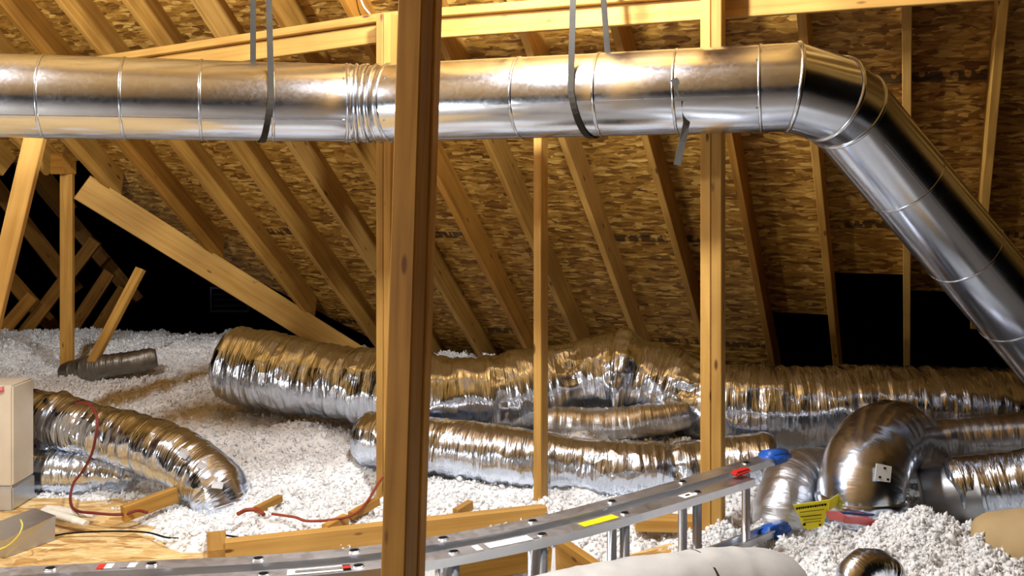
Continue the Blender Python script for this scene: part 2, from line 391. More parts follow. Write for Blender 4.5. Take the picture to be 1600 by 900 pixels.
# ------------------------------------------------------------------ rafters
RW, RH = .038, .184
def rafter(s, v0, v1, label, group, m=PINE, cut1=0.0, h=0.0):
    o = board('rafter', roof(s, v0, RH/2+h), roof(s, v1, RH/2+h), RH, RW, NRM, m, cut1=cut1)
    return tag(o, label, 'rafter', group)
mats = [PINE, PINE_DARK, PINE, PINE_PALE]
RLAB = {.345: 'rafter crossing behind the sloping leg of the metal duct', 0: 'rafter behind the duct elbow, between the two widest black openings',
        -.405: 'rafter standing between the small black opening and the taller one', -.795: 'rafter next to the doubled pale post, edging the small black opening',
        -1.21: 'rafter close to the doubled pale post on the slim-post side', -1.65: 'rafter coming down behind the hump of the fattest foil duct',
        -2.08: 'rafter whose lower half passes behind the slim single post', -2.49: 'rafter coming out from behind the thick brown post toward the slim post',
        -2.90: 'rafter mostly hidden behind the thick brown post', -3.33: 'rafter ending behind the doubled post beside the thick brown one', -3.75: 'first rafter beside the foot of the pale valley board, reaching the eave',
        -4.18: 'shortened rafter landing lowest on the pale valley board', -4.60: 'shortened rafter landing halfway up the pale valley board', -5.02: 'shortened rafter landing near the head of the pale valley board'}
for i, s in enumerate(RS):
    if s > -3.9:
        rafter(s, -3.4, 2.5 if s > .1 else 3.6, RLAB[s], 'rafters of the roof slope', mats[(i*3) % 4], 0)
    else:
        rafter(s, -3.4, val_v(s)+.06, RLAB[s], 'rafters of the roof slope', mats[(i*3+1) % 4], -.6)
for i, s in enumerate((-5.45, -5.88, -6.3, -6.72, -7.14)):
    rafter(s, -3.4, 1.15, 'rafter beyond the head of the pale diagonal valley board', 'rafters beyond the valley board', PINE)
for s in (.75, 1.16, 1.57, 1.98):
    rafter(s, -3.4, 2.5, 'rafter standing clear beyond the sloping leg of the metal duct', 'rafters beyond the duct leg', PINE)
# valley rafter on edge under the jack rafters
va, vb = roof(-5.12, val_v(-5.12), 0)-Zv*.085, roof(-3.60, val_v(-3.60), 0)-Zv*.085
tag(board('valley_board', va, vb, .185, .04, Zv, PINE_PALE),
    'pale wide board running diagonally under the rafter ends, beside the dark void', 'valley board')
# dim wing framing in the dark
for k, (a, b, yy) in enumerate((((-20, 160), (110, 330), 8.0), ((-20, 275), (120, 455), 8.3), ((-30, 385), (95, 525), 8.6), ((10, 225), (215, 470), 8.9))):
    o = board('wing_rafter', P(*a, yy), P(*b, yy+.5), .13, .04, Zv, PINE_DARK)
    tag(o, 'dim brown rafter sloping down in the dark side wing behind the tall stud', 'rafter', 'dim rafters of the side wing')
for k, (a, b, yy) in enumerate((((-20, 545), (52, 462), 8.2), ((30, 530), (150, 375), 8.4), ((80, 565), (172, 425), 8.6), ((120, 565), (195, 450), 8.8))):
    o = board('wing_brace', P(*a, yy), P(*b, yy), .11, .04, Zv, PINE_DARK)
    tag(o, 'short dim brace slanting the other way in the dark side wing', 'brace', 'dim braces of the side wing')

# ------------------------------------------------------------------ purlin, posts, braces
pur = empty('purlin', N*3.96+U*(-1)+Zv*2.23); tag(pur, 'bright two-board purlin under the rafters on the duct-elbow side of the thick brown post', 'purlin')
q0, q1 = N*3.985+U*(-2.25)+Zv*2.258, N*3.985+U*2.2+Zv*2.258
board('edge_board', q0, q1, .09, .038, Zv, PINE_PALE, pur)
board('flat_board', q0-N*.017+Zv*.065, q1-N*.017+Zv*.065, .089, .038, N, PINE_PALE, pur)
pul = empty('purlin', q0); tag(pul, 'two-board purlin sinking behind the duct, on the valley-board side of the post', 'purlin')
r0 = N*4.13+U*(-4.95)+Zv*2.125
board('edge_board', r0, q0, .09, .038, Zv, PINE_PALE, pul)
board('flat_board', r0-N*.017+Zv*.065, q0-N*.017+Zv*.065, .089, .038, N, PINE_PALE, pul)
def post_at(px, Y): return Vector(((px-CX)/F*Y, Y, 0))
# double post in front of the purlin (right)
def double_post(name, px, Y, z1, label, w=.041):
    c = post_at(px, Y); e = empty(name, c+Zv*(-.05)); tag(e, label, 'post')
    for k in (-1, 1):
        b0 = c+U*(k*(w/2+.0012)); board('stud', b0+Zv*(-.05), b0+Zv*z1, .089, w, N, PINE_PALE, e)
    return e
double_post('double_post', 1114, 3.86, 2.35, 'doubled pale pine post standing in front of the ladder end and purlin')
e = double_post('double_post', 606, 4.42, 2.315, 'doubled pale post under the purlin, tucked behind the thick brown post', .036)
p2 = post_at(845, 4.36)
tag(board('post', p2+Zv*(-.05), p2+Zv*1.93, .089, .038, N, PINE_PALE), 'slim single post rising to the metal duct between the doubled posts', 'post')
# thick brown foreground post
mp = empty('thick_post', P(633, 900, 2.43)*1.0); tag(mp, 'thick brown post with knots standing in front of the ducts and ladder', 'post')
top = P(652, -60, 2.43); bot = P(623, 900, 2.43); dirn = (top-bot).normalized(); bot2 = bot - dirn*((bot.z+.05)/dirn.z); top2 = top+dirn*1.2
board('timber', bot2, top2, .066, .070, N, PINE_POST, mp, ch=.004)
board('backing_stud', bot2+N*.053+U*.014, top2+N*.053+U*.014, .038, .050, N, PINE, mp)
# left wing stud, braces
a = P(105, 552, 6.45); tag(board('tall_stud', P(105, 600, 6.45), P(105, 272, 6.45), .085, .038, Vector((1, 0, 0)), PINE), 'tall upright stud carrying the head of the valley board', 'post')
tag(boxm('valley_block', P(99, 256, 6.45), (.11, .12, .14), PINE_DARK, rot=ROTU), 'brown wooden block above the tall stud at the valley head', 'block')
tag(board('slanted_brace', P(-70, 740, 4.75), P(72, 145, 4.35), .089, .04, Vector((1, 0, 0)), PINE_PALE), 'pale brace slanting up behind the metal duct, over the beige panel box', 'brace')
tag(board('leaning_scrap', P(142, 570, 6.15), P(220, 420, 6.35), .062, .04, Vector((1, 0, .5)), PINE), 'short board leaning in the insulation beside the tall stud', 'board')

# ------------------------------------------------------------------ floor, deck, floor framing
fl = empty('floor', (0, 4, -.1)); tag(fl, kind='structure')
for (x0, x1, y0, y1) in ((-5, 4, -3, 3.35), (-5, -.34, 3.35, 3.92), (.24, 4, 3.35, 3.92), (-5, 4, 3.92, 10.5)):
    boxm('drywall_sheet', ((x0+x1)/2, (y0+y1)/2, -.11), (x1-x0, y1-y0, .02), DRYWALL, fl, bev=0)
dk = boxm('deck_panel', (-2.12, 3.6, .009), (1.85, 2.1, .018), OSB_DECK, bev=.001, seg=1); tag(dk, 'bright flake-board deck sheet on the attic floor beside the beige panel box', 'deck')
b0, b1 = P(352, 846, 3.86), P(852, 791, 4.26)
tag(board('floor_beam', b0+Zv*(-.055), b1+Zv*(-.055), .12, .05, Zv, PINE_PALE), 'long brown beam lying on the floor behind the ladder rails', 'beam')
tag(board('short_block', P(338, 838, 4.02)+Zv*(-.02), P(340, 868, 3.83)+Zv*(-.02), .085, .075, Zv, PINE_PALE), 'short square block at the end of the floor beam beside the deck', 'block')
tag(board('wide_plank', P(868, 842, 4.03)+Zv*(-.06), P(952, 900, 3.66)+Zv*(-.06), .16, .038, Zv, PINE), 'wide board on edge beside the dark floor opening, behind the ladder rungs', 'board')
tag(board('framing_board', P(690, 878, 3.93)+Zv*(-.03), P(880, 850, 4.02)+Zv*(-.03), .12, .038, Zv, PINE), 'board edging the far side of the dark floor opening', 'board')
tag(board('low_board', P(845, 915, 3.6)+Zv*(-.03), P(1010, 880, 3.75)+Zv*(-.03), .05, .09, Zv, PINE_PALE), 'low board lying in front of the edge board at the floor opening', 'board')
tag(board('low_plank', P(992, 816, 4.02), P(1185, 820, 4.0), .05, .09, Zv, PINE_PALE), 'horizontal plank passing behind the doubled post near the floor', 'plank')
tag(board('flat_offcut', P(985, 880, 3.72), P(1062, 858, 3.86), .12, .016, N, OSB_DECK), 'flat flake-board offcut lying beside the ladder rungs', 'offcut')
tag(board('wood_scrap', P(192, 803, 4.20), P(276, 772, 4.38), .07, .036, Zv, PINE), 'long wedge of scrap wood beside the crooked red cable', 'scrap')
tag(board('wood_scrap', P(508, 829, 4.0), P(540, 812, 4.12), .05, .036, Zv, PINE_PALE), 'stubby wood scrap sitting against the floor beam, under the orange cable', 'scrap')
tag(board('wood_scrap', P(548, 806, 4.12), P(590, 783, 4.25), .035, .03, Zv, PINE), 'narrow scrap poking from the insulation beside the thick brown post', 'scrap')
tag(board('wood_scrap', P(712, 803, 4.22), P(735, 789, 4.3), .045, .034, Zv, PINE_PALE), 'small block scrap between the thick brown post and the slim post', 'scrap')
tag(board('wood_scrap', P(400, 797, 4.18), P(438, 778, 4.3), .03, .03, Zv, PINE), 'thin splinter of wood in the bright insulation past the foil elbow end', 'scrap')

# ------------------------------------------------------------------ metal duct
RD = .1625
md = empty('metal_duct', (0, 4, 1.872)); tag(md, 'long shiny galvanised round duct hung under the rafters and bending down', 'duct')
A0 = P(-90, 154, 3.66); J = P(575, 160, 4.05); B1 = P(1238, 138, 3.53)
zl = 1.872; A0.z = zl; J.z = zl; B1.z = 1.885
C2 = P(1297, 154, 3.55); C3 = P(1323, 172, 3.62); E1 = P(1690, 612, 4.22)
def on_line(a, b, px):
    x = (px-CX)/F; d = b-a; t = (x*a.y-a.x)/(d.x-x*d.y); return a+d*t
NV = 64
def ring(c, axis, r):
    axis = axis.normalized(); up = Zv if abs(axis.z) < .9 else Vector((1, 0, 0))
    e1 = (up-axis*up.dot(axis)).normalized(); e2 = axis.cross(e1)
    return [c+(e1*math.cos(2*math.pi*k/NV)+e2*math.sin(2*math.pi*k/NV))*r for k in range(NV)]
def miter(c, din, dout, axis_ring, r):
    """project a ring of the incoming cylinder on the mitre plane at c"""
    nrm = (din.normalized()+dout.normalized()).normalized(); d = din.normalized()
    return [p + d*((c-p).dot(nrm)/d.dot(nrm)) for p in ring(c, d, r)]
def skin(name, rings, parent, m=GALV, smooth=True):
    V = [v for r in rings for v in r]; Fs = []
    for i in range(len(rings)-1):
        for k in range(NV): Fs.append((i*NV+k, i*NV+(k+1) % NV, (i+1)*NV+(k+1) % NV, (i+1)*NV+k))
    return mesh_obj(name, V, Fs, m, parent, smooth)
def straight(a, b, parent, r=RD, bead=True, first=False):
    d = (b-a).normalized(); L = (b-a).length
    rings = [ring(a+d*.0, d, r-.001)]
    n = max(3, int(L/.08))
    ph = random.random()*6
    for i in range(n+1):
        t = .012+(L-.024)*i/n
        rr = r
        pts = ring(a+d*t, d, rr)
        # slight dents and out-of-round in the sheet
        pts = [p+(p-(a+d*t)).normalized()*(.0012*noise.noise(Vector((t*3+ph, k/NV*9, ph)))) for k, p in enumerate(pts)]
        rings.append(pts)
    rings.append(ring(b, d, r-.001))
    o = skin('duct_section', rings, parent)
    if bead:
        rr = [ring(b+d*(x), d, r+h) for x, h in ((-.006, .0), (-.004, .0026), (0, .0034), (.004, .0026), (.006, 0))]
        skin('crimp_bead', rr, o); 
    return o
def reparent_fix(o):   # child meshes are written in world space; cancel the parents' offsets
    pass
cuts = [-90, 70, 196, 316, 427]
pl = [on_line(A0, J, p) for p in cuts] + [on_line(A0, J, 541)]
sections = []
for a, b in zip(pl, pl[1:]): sections.append(straight(a, b, md))
dl = (J-A0).normalized(); dr = (B1-J).normalized()
# crimped adjustable joint: three narrow gores with raised ribs
j0, j3 = pl[-1], on_line(J, B1, 612)
bez = [j0.lerp(J, t)*(1-t)+J.lerp(j3, t)*t for t in [i/12 for i in range(13)]]
rings = []
for i, p in enumerate(bez):
    d = (bez[min(12, i+1)]-bez[max(0, i-1)]).normalized()
    rings.append(ring(p, d, RD+(-.002, .004, -.001, -.004)[i % 4]*(1 if 0 < i < 12 else 0)))
skin('crimped_joint', rings, md)
for i in (0, 3, 6, 9, 12):
    d = (bez[min(12, i+1)]-bez[max(0, i-1)]).normalized()
    skin('joint_rib', [ring(bez[i]+d*x, d, RD+h) for x, h in ((-.008, 0), (-.005, .004), (0, .006), (.005, .004), (.008, 0))], md)
cr = [612, 815, 940, 1060, 1190]
pr = [on_line(J, B1, p) for p in cr]
for a, b in zip(pr, pr[1:]): straight(a, b, md)
din = dr; d2 = (C2-B1).normalized(); d3 = (C3-C2).normalized(); d4 = (E1-C3).normalized()
m1 = miter(B1, din, d2, din, RD); m2 = miter(C2, d2, d3, d2, RD); m3 = miter(C3, d3, d4, d3, RD)
def grow(rg, c, k): return [c+(p-c)*k for p in rg]
def lerp_rings(r0, r1, n): return [[a.lerp(b, i/n) for a, b in zip(r0, r1)] for i in range(n+1)]
skin('elbow_gore', lerp_rings(ring(pr[-1], din, RD), m1, 3), md)
skin('elbow_gore', lerp_rings(m1, m2, 3), md)
skin('elbow_gore', lerp_rings(m2, m3, 3), md)
for rg, c, da, db in ((m1, B1, din, d2), (m2, C2, d2, d3), (m3, C3, d3, d4)):
    n = (da+db).normalized()
    skin('elbow_bead', [[q+n*x for q in grow(rg, c, k)] for x, k in ((-.009, 1), (-.006, 1.03), (0, 1.045), (.006, 1.03), (.009, 1))], md)
last = m3
for (px, py, yy) in ((1404, 270, 3.75), (1492, 375, 3.9), (1572, 471, 4.04), (1690, 612, 4.22)):
    t = (px-1323)/(1690-1323.); c = C3.lerp(E1, t)
    rg = ring(c, d4, RD)
    # align ring start with the mitre ring
    o = skin('duct_section', lerp_rings(last, rg, 5), md)
    skin('crimp_bead', [ring(c+d4*x, d4, RD+h) for x, h in ((-.006, 0), (-.003, .003), (.003, .003), (.006, 0))], o)
    last = rg
# lock seam running along the diagonal leg and the straight leg
def seam(a, b, d, ang, parent):
    e1 = (Zv-d*Zv.dot(d)).normalized(); e2 = d.cross(e1); o_ = (e1*math.cos(ang)+e2*math.sin(ang))
    ribbon('lock_seam', [a+o_*(RD+.001), b+o_*(RD+.001)], .012, .003, o_.cross(d), GALV, md)
seam(C3+d4*.12, E1, d4, 2.0, md)
seam(pl[0], pl[-1], dl, 2.15, md); seam(pr[0], pr[-1], dr, 1.85, md)
# screws along joints
for c, d in ((pl[-1]-dl*.02, dl), (pr[0]+dr*.03, dr), (pr[-1]-dr*.01, dr)):
    e1 = (Zv-d*Zv.dot(d)).normalized(); e2 = d.cross(e1)
    for a in (1.0, 2.1):
        q = c+(e1*math.cos(a)+e2*math.sin(a))*(RD+.003)
        boxm('screw', q, (.008, .008, .008), GALV, md, bev=.003)

# hanger straps
def hanger(front_px, back_px, top_front, top_back, label):
    L0, L1 = (A0, J) if front_px < 575 else (J, B1)
    d = (L1-L0).normalized(); cf = on_line(L0, L1, front_px); cb = on_line(L0, L1, back_px)
    hd = Vector((d.y, -d.x, 0)).normalized()                 # toward the camera
    if hd.y > 0: hd = -hd
    r = RD+.006; pts = [top_front]
    n = 24
    for i in range(n+1):
        a = math.pi*i/n                                       # from the front side, under, to the back
        t = i/n; c = cf.lerp(cb, t)
        pts.append(c+hd*(math.cos(a)*r)-Zv*(math.sin(a)*r))
    pts.append(top_back)
    tag(ribbon('hanger_strap', pts, .024, .002, d, STRAP), label, 'strap')
hanger(424, 394, P(412, -330, 4.0), P(396, -330, 4.15), 'grey hanger strap around the duct, left of its crimped joint')
hanger(908, 941, P(904, -330, 3.75), P(918, -330, 3.95), 'grey hanger strap around the duct between the slim and doubled posts')
# loose tape tail under the duct
c = on_line(J, B1, 1060)
tag(ribbon('tape_tail', [c+Vector((-.045, -RD*.995, .03)), c+Vector((-.005, -RD*.97, -.05)), c+Vector((.01, -RD*.72, -.125)), P(1066, 222, 3.55), P(1058, 258, 3.55)], .026, .002, Vector((1, 0, .35)), plain('grey_tape', (.09, .085, .075), .7, spec=.1)), 'grey strip of tape stuck to the duct and hanging below it', 'tape')
tag(tube('white_wire', [P(553, -40, 4.6), P(566, 5, 4.6), P(578, 22, 4.62)], .004, WHITE, nv=8), 'thin white wire hanging over the purlin beside the thick brown post', 'wire')

# ------------------------------------------------------------------ foil flexible ducts
def flex(name, pts, r, label, m=None, crumple=.012, ribs=.003, pitch=.045, gathers=(), flat=.0, seed=0, step=.012, nv=56, cat='duct', group=None, bulge=.02):
    m = m or FOIL
    P_, L = resample([Vector(p) for p in pts], step)
    n = len(P_)
    sd = Vector((seed*3.7, seed*1.3, seed*9.1))
    def rf(t, a, p, i):
        v = r
        x = t*L
        ca, sa = math.cos(a)*r, math.sin(a)*r
        w1 = noise.noise(Vector((x*13, ca*4, sa*4))+sd); w2 = noise.noise(Vector((x*30, ca*6, sa*6))+sd*2)
        big_ = noise.noise(Vector((x*5, ca*8, sa*8))+sd*3)
        v += ribs*(1-abs(math.sin(math.pi*x/pitch+2*noise.noise(Vector((x*2, ca*3, sa*3))+sd))))*1.3
        v += crumple*(.45-abs(w1)) + crumple*.35*(.4-abs(w2)) + crumple*.8*(.4-abs(big_))
        v += bulge*noise.noise(Vector((x*2.2, seed, 0)))
        for gx, gw, ga in gathers:
            e = math.exp(-((x-gx*L)/gw)**2); v += e*(ga + .025*noise.noise(Vector((a*3.5, x*6, seed))))
        if i < 4: v -= (4-i)**2*.0022*r/.2
        if i > n-5: v -= (i-(n-5))**2*.0022*r/.2
        return max(.3*r, v)
    e = empty(name, P_[0]); tag(e, label, cat, group)
    j = tube('jacket', P_, r, m, e, nv=nv, rfun=rf, closed_pts=True)
    return e, P_
def band(e, c, axis, r, w, m, name='tape_band'):
    rings = [ring(c+axis*x, axis, r+h) for x, h in ((-w/2, -.004), (-w/2+.003, .002), (w/2-.003, .002), (w/2, -.004))]
    return skin(name, rings, e, m)
big, bp_ = flex('flexible_duct', [P(352, 566, 5.42), P(400, 576, 5.38), P(480, 590, 5.28), P(600, 608, 5.15), P(690, 620, 5.02), P(780, 615, 5.02), P(870, 598, 5.05), P(955, 588, 5.05), P(1040, 606, 4.98), P(1110, 628, 4.88), P(1220, 637, 4.8), P(1350, 636, 4.75), P(1500, 640, 4.7), P(1720, 645, 4.65), P(2000, 652, 4.5)],
                .195, 'fattest foil-wrapped flexible duct lying along the eave below the rafters', gathers=((.372, .05, -.02), (.423, .06, .045), (.304, .04, -.015), (.228, .03, .012), (.494, .06, -.02)), crumple=.02, seed=1, nv=72)
low, lp_ = flex('flexible_duct', [P(565, 684, 4.80), P(660, 694, 4.68), P(760, 708, 4.6), P(860, 720, 4.55), P(960, 733, 4.5), P(1050, 736, 4.5), P(1120, 728, 4.5), P(1215, 722, 4.45)],
                .128, 'foil flexible duct lying in the insulation behind the slim post', gathers=((.76, .03, -.02),), crumple=.011, seed=2)
flex('flexible_duct', [P(850, 662, 4.80), P(940, 664, 4.77), P(1020, 656, 4.74), P(1075, 645, 4.75)], .075, 'narrow grey foil duct wedged under the fattest foil duct', m=FOIL_GREY, seed=3)
f1, f1p = flex('flexible_duct', [P(5, 648, 5.0), P(60, 652, 4.9), P(130, 668, 4.78), P(220, 692, 4.64), P(290, 722, 4.52), P(335, 757, 4.42), P(352, 800, 4.4)], .125,
               'upper foil duct leaving the beige panel box and bending down into the insulation', seed=4, crumple=.016, ribs=.002, pitch=.06, gathers=((.25, .03, .012), (.4, .03, -.008)))
flex('flexible_duct', [P(5, 728, 4.82), P(80, 734, 4.80), P(150, 738, 4.80), P(210, 744, 4.86), P(262, 738, 5.0)], .095, 'lower foil duct beside the beige panel box, under the upper one', m=FOIL, seed=5)
# tape patches on the bending duct
for (px, py, yy, w, h, rz) in ((317, 729, 4.335, .05, .03, .5), (340, 758, 4.275, .05, .03, .1), (287, 709, 4.375, .045, .035, .6)):
    mpat = boxm('tape_patch', P(px, py, yy), (w, .004, h), GALV_DULL, f1, rot=Matrix.Rotation(rz, 3, 'Y') @ Matrix.Rotation(-.5, 3, 'X'), bev=.001)
# right-hand group
el, elp = flex('flexible_duct', [P(1425, 705, 4.42), P(1412, 688, 4.25), P(1382, 690, 4.0), P(1355, 725, 3.82), P(1345, 775, 3.74), P(1347, 822, 3.72)], .158,
               'smooth foil-taped elbow duct rising in front of the fattest foil duct', m=FOIL_SMOOTH, crumple=.008, ribs=.001, seed=6, nv=64)
skin('tape_band', [ring(P(1346, 790, 3.74)+Zv*x, Vector((.02, .05, 1)), r_) for x, r_ in ((-.05, .166), (-.03, .176), (0, .170), (.03, .176), (.045, .164))], el, FOIL)
st = boxm('sticker', P(1380, 739, 3.612), (.07, .003, .06), WHITE, el, rot=Matrix.Rotation(.2, 3, 'Y') @ Matrix.Rotation(-.25, 3, 'X') @ Matrix.Rotation(.25, 3, 'Z'), bev=.001)
st['label'] = 'white square sticker'
for dx, dz in ((-.014, -.018), (.022, -.02), (.004, .018)):
    boxm('sticker_print', Vector((dx, -.0025, dz)), (.010, .0012, .008), BLACK, None, bev=0)
    o = bpy.context.scene.collection.objects[-1]; o.parent = st; o.matrix_basis = Matrix.Translation((dx, -.0022, dz))
arch, _ = flex('flexible_duct', [P(1310, 745, 4.16), P(1275, 742, 4.06), P(1243, 752, 3.98), P(1226, 785, 3.9), P(1220, 840, 3.86)], .108, 'dull grey foil duct arching down behind the yellow tag', m=FOIL_GREY, seed=7, crumple=.014)
flex('flexible_duct', [P(1430, 690, 4.40), P(1500, 684, 4.38), P(1600, 678, 4.32), P(1720, 672, 4.28), P(1960, 668, 4.15)], .085, 'slim dark foil duct squeezed below the fattest foil duct past the elbow', m=FOIL_GREY, seed=8)
rt, rtp = flex('flexible_duct', [P(1480, 764, 3.92), P(1550, 758, 3.87), P(1620, 750, 3.8), P(1720, 742, 3.72), P(1940, 735, 3.6)], .12, 'foil duct with a bare metal sleeve, beside the smooth elbow duct', seed=9, crumple=.01)
ax = (rtp[6]-rtp[0]).normalized()
sl = skin('metal_sleeve', [ring(P(1440, 776, 3.94), ax, .004), ring(P(1440, 776, 3.94), ax, .100), ring(P(1442, 776, 3.94), ax, .108), ring(P(1518, 767, 3.88), ax, .112), ring(P(1526, 766, 3.88), ax, .127)], rt, GALV_DULL)
flex('flexible_duct', [P(1395, 915, 2.86), P(1372, 893, 2.84), P(1345, 893, 2.80), P(1328, 925, 2.78)], .056, 'small foil duct elbow poking out of the near heap of insulation', m=FOIL, seed=10, crumple=.006, nv=40)
gd, gp = flex('insulated_duct', [P(700, 1040, 2.42), P(900, 985, 2.55), P(1050, 955, 2.66), P(1170, 944, 2.76), P(1222, 952, 2.82)], .150, 'grey jacketed duct lying in front of the ladder rungs', m=GREYPLASTIC, seed=11, crumple=.008, ribs=0, bulge=.008)
ig = len(gp)*7//10; band(gd, gp[ig], (gp[ig+1]-gp[ig-1]).normalized(), .153, .012, STRAP, 'seam_band')
# half buried ducts in the back insulation
flex('flexible_duct', [P(100, 584, 6.25), P(150, 574, 6.2), P(205, 566, 6.2), P(245, 558, 6.25)], .065, 'dull duct half buried in the insulation in front of the tall stud', m=foil_mat('dusty_foil', (.30, .28, .24), .5, .4), seed=12)

# ------------------------------------------------------------------ beige panel box and bits on the deck
bx = empty('panel_box', P(-60, 790, 4.55)); tag(bx, 'beige panel box with a grey lower skirt that the foil ducts leave', 'box')
zt = .60
boxm('body', (-2.77, 4.56, .365), (.9, .2, .47), BEIGE, bx, bev=.008)
boxm('skirt', (-2.77, 4.56, .075), (.905, .21, .11), GALV_DULL, bx, bev=.006)
st_ = tube('red_strip', [Vector((-2.48, 4.455, .54)), Vector((-2.43, 4.455, .568)), Vector((-2.36, 4.457, .585))], .012, REDCLOTH, bx, nv=8)
bt = empty('metal_boot', P(45, 840, 4.0)); tag(bt, 'open grey sheet-metal boot lying on the deck beside the beige panel box', 'boot')
R_ = Matrix.Rotation(-.5, 3, 'Z')
def bq(x, y, z): return Vector((-2.08, 4.02, .02)) + R_ @ Vector((x, y, z))
V = [bq(-.07, -.11, 0), bq(.09, -.11, 0), bq(.09, .12, 0), bq(-.07, .12, 0), bq(-.09, -.12, .085), bq(.10, -.12, .075), bq(.08, .13, .10), bq(-.06, .13, .11)]
mesh_obj('shell', V, [(0, 1, 5, 4), (1, 2, 6, 5), (2, 3, 7, 6), (4, 5, 6, 7), (0, 3, 2, 1)], GALV_DULL, bt)
tube('collar', [bq(-.055, -.02, .045), bq(-.17, -.05, .045)], .048, BLACK, bt, nv=24)
skin('collar_ring', [ring(bq(-.10, -.035, .05), (R_ @ Vector((1, .2, 0))), .05), ring(bq(-.17, -.05, .05), (R_ @ Vector((1, .2, 0))), .056), ring(bq(-.22, -.06, .05), (R_ @ Vector((1, .2, 0))), .058)], bt, GALV)
tag(tube('yellow_wire', [P(-15, 862, 3.86), P(10, 854, 3.87), P(28, 838, 3.86), P(35, 822, 3.88), P(32, 812, 3.92)], .0035, YWIRE, nv=8), 'thin yellow wire looping over the sheet-metal boot', 'wire')
# pale cloth bundle
cb = empty('cloth_bundle', P(108, 812, 4.2)); tag(cb, 'pale flattened cloth bundle lying on the deck beside the metal boot', 'cloth')
for pts, r in (([P(68, 797, 4.28), P(100, 808, 4.22), P(135, 818, 4.17)], .026), ([P(72, 793, 4.36), P(105, 800, 4.31), P(148, 806, 4.28)], .028)):
    tube('fold', pts, r, CLOTH, cb, nv=14, step=.01, rfun=lambda t, a, p, i, r=r: r*(.55+.45*math.sin(math.pi*min(1, max(0, .08+t*.86)))**.5)*(1-.45*abs(math.cos(a)))+.004*noise.noise(p*30))
# cables
def zc(p, z): return Vector((p.x, p.y, z))
tag(tube('red_cable', [P(118, 630, 4.62), P(140, 632, 4.56), P(152, 655, 4.5), P(150, 680, 4.49), P(143, 710, 4.56), P(130, 735, 4.62), P(115, 755, 4.6), P(110, 780, 4.4), P(118, 797, 4.28), P(150, 802, 4.22), P(190, 804, 4.2), P(215, 798, 4.2), P(230, 801, 4.18)], .0065, REDCABLE, nv=8, step=.01), 'dark red cable draped over the two foil ducts onto the deck', 'cable')
tag(tube('orange_cable', [P(425, 803, 4.12), P(460, 808, 4.08), P(480, 814, 4.05), P(520, 812, 4.05), P(555, 803, 4.1), P(575, 782, 4.2), P(590, 757, 4.3), P(603, 735, 4.36), P(608, 690, 4.37), P(608, 640, 4.37)], .006, ORANGE, nv=8, step=.01), 'orange cable curving over bright insulation and up the post behind the thick brown one', 'cable')
tag(tube('orange_cable', [P(372, 803, 4.1), P(385, 797, 4.15), P(402, 797, 4.15), P(412, 804, 4.1)], .009, ORANGE, nv=8, step=.01), 'short orange cable loop in the insulation past the foil elbow end', 'cable')
tag(tube('black_wire', [P(60, 842, 4.10), P(110, 833, 4.12), P(180, 830, 4.12), P(230, 832, 4.1), P(262, 840, 4.0), P(300, 841, 4.0), P(345, 836, 3.99), P(400, 845, 3.93)], .004, BLACK, nv=8, step=.01), 'thin black wire trailing across the deck to the short block', 'wire')

# ------------------------------------------------------------------ extension ladder lying on edge
lad = empty('extension_ladder', (0, 2.9, .1)); tag(lad, 'two-section aluminium ladder lying on edge behind the thick brown post', 'ladder')
ZL = .49
pp = []
for px, py in ((-120, 897), (0, 893), (150, 886), (400, 874), (600, 856), (800, 822), (950, 786), (1100, 744), (1205, 712)):
    Y = (CAMZ-ZL)*F/(py-HZ); pp.append(Vector(((px-CX)/F*Y, Y, ZL)))
cur, LL = resample(pp, .02)
Tn, _r = frames(cur)
def offs(i, o, dz=0): 
    t = Tn[i]; return cur[i]+Vector((t.y, -t.x, 0)).normalized()*o+Zv*dz
def rail(o, z, i0, i1, flip=1, m=ALU):
    """channel: web up (flip=1) or down, flanges on both long edges; o = offset toward the camera"""
    w, h, t = .062, .026, .004; V = []; Fs = []
    prof = [(-w/2, 0), (w/2, 0), (w/2, -h), (w/2-.009, -h), (w/2-.009, -h+t), (w/2-t, -h+t), (w/2-t, -t), (-w/2+t, -t), (-w/2+t, -h+t), (-w/2+.009, -h+t), (-w/2+.009, -h), (-w/2, -h)]
    n = len(prof); idx = list(range(i0, i1+1, 2))
    for i in idx:
        for a, b in prof: V.append(offs(i, o+a)+Zv*(z-ZL+b*flip))
    for j in range(len(idx)-1):
        for k in range(n): Fs.append((j*n+k, j*n+(k+1) % n, (j+1)*n+(k+1) % n, (j+1)*n+k))
    Fs += [tuple(range(n)), tuple(range((len(idx)-1)*n, len(idx)*n))]
    return mesh_obj('rail', V, Fs, m, lad)
ie = len(cur)-1
def idx_px(px):
    return min(range(len(cur)), key=lambda i: abs(cur[i].x/cur[i].y*F+CX-px))
iF = idx_px(1140)
OFR, OFF = .0, .082
WL = .30
rail(OFR, ZL, 0, ie); rail(OFR, ZL-WL, 0, ie, -1)
rail(OFF, ZL-.012, 0, iF); rail(OFF, ZL-WL+.012, 0, iF, -1)
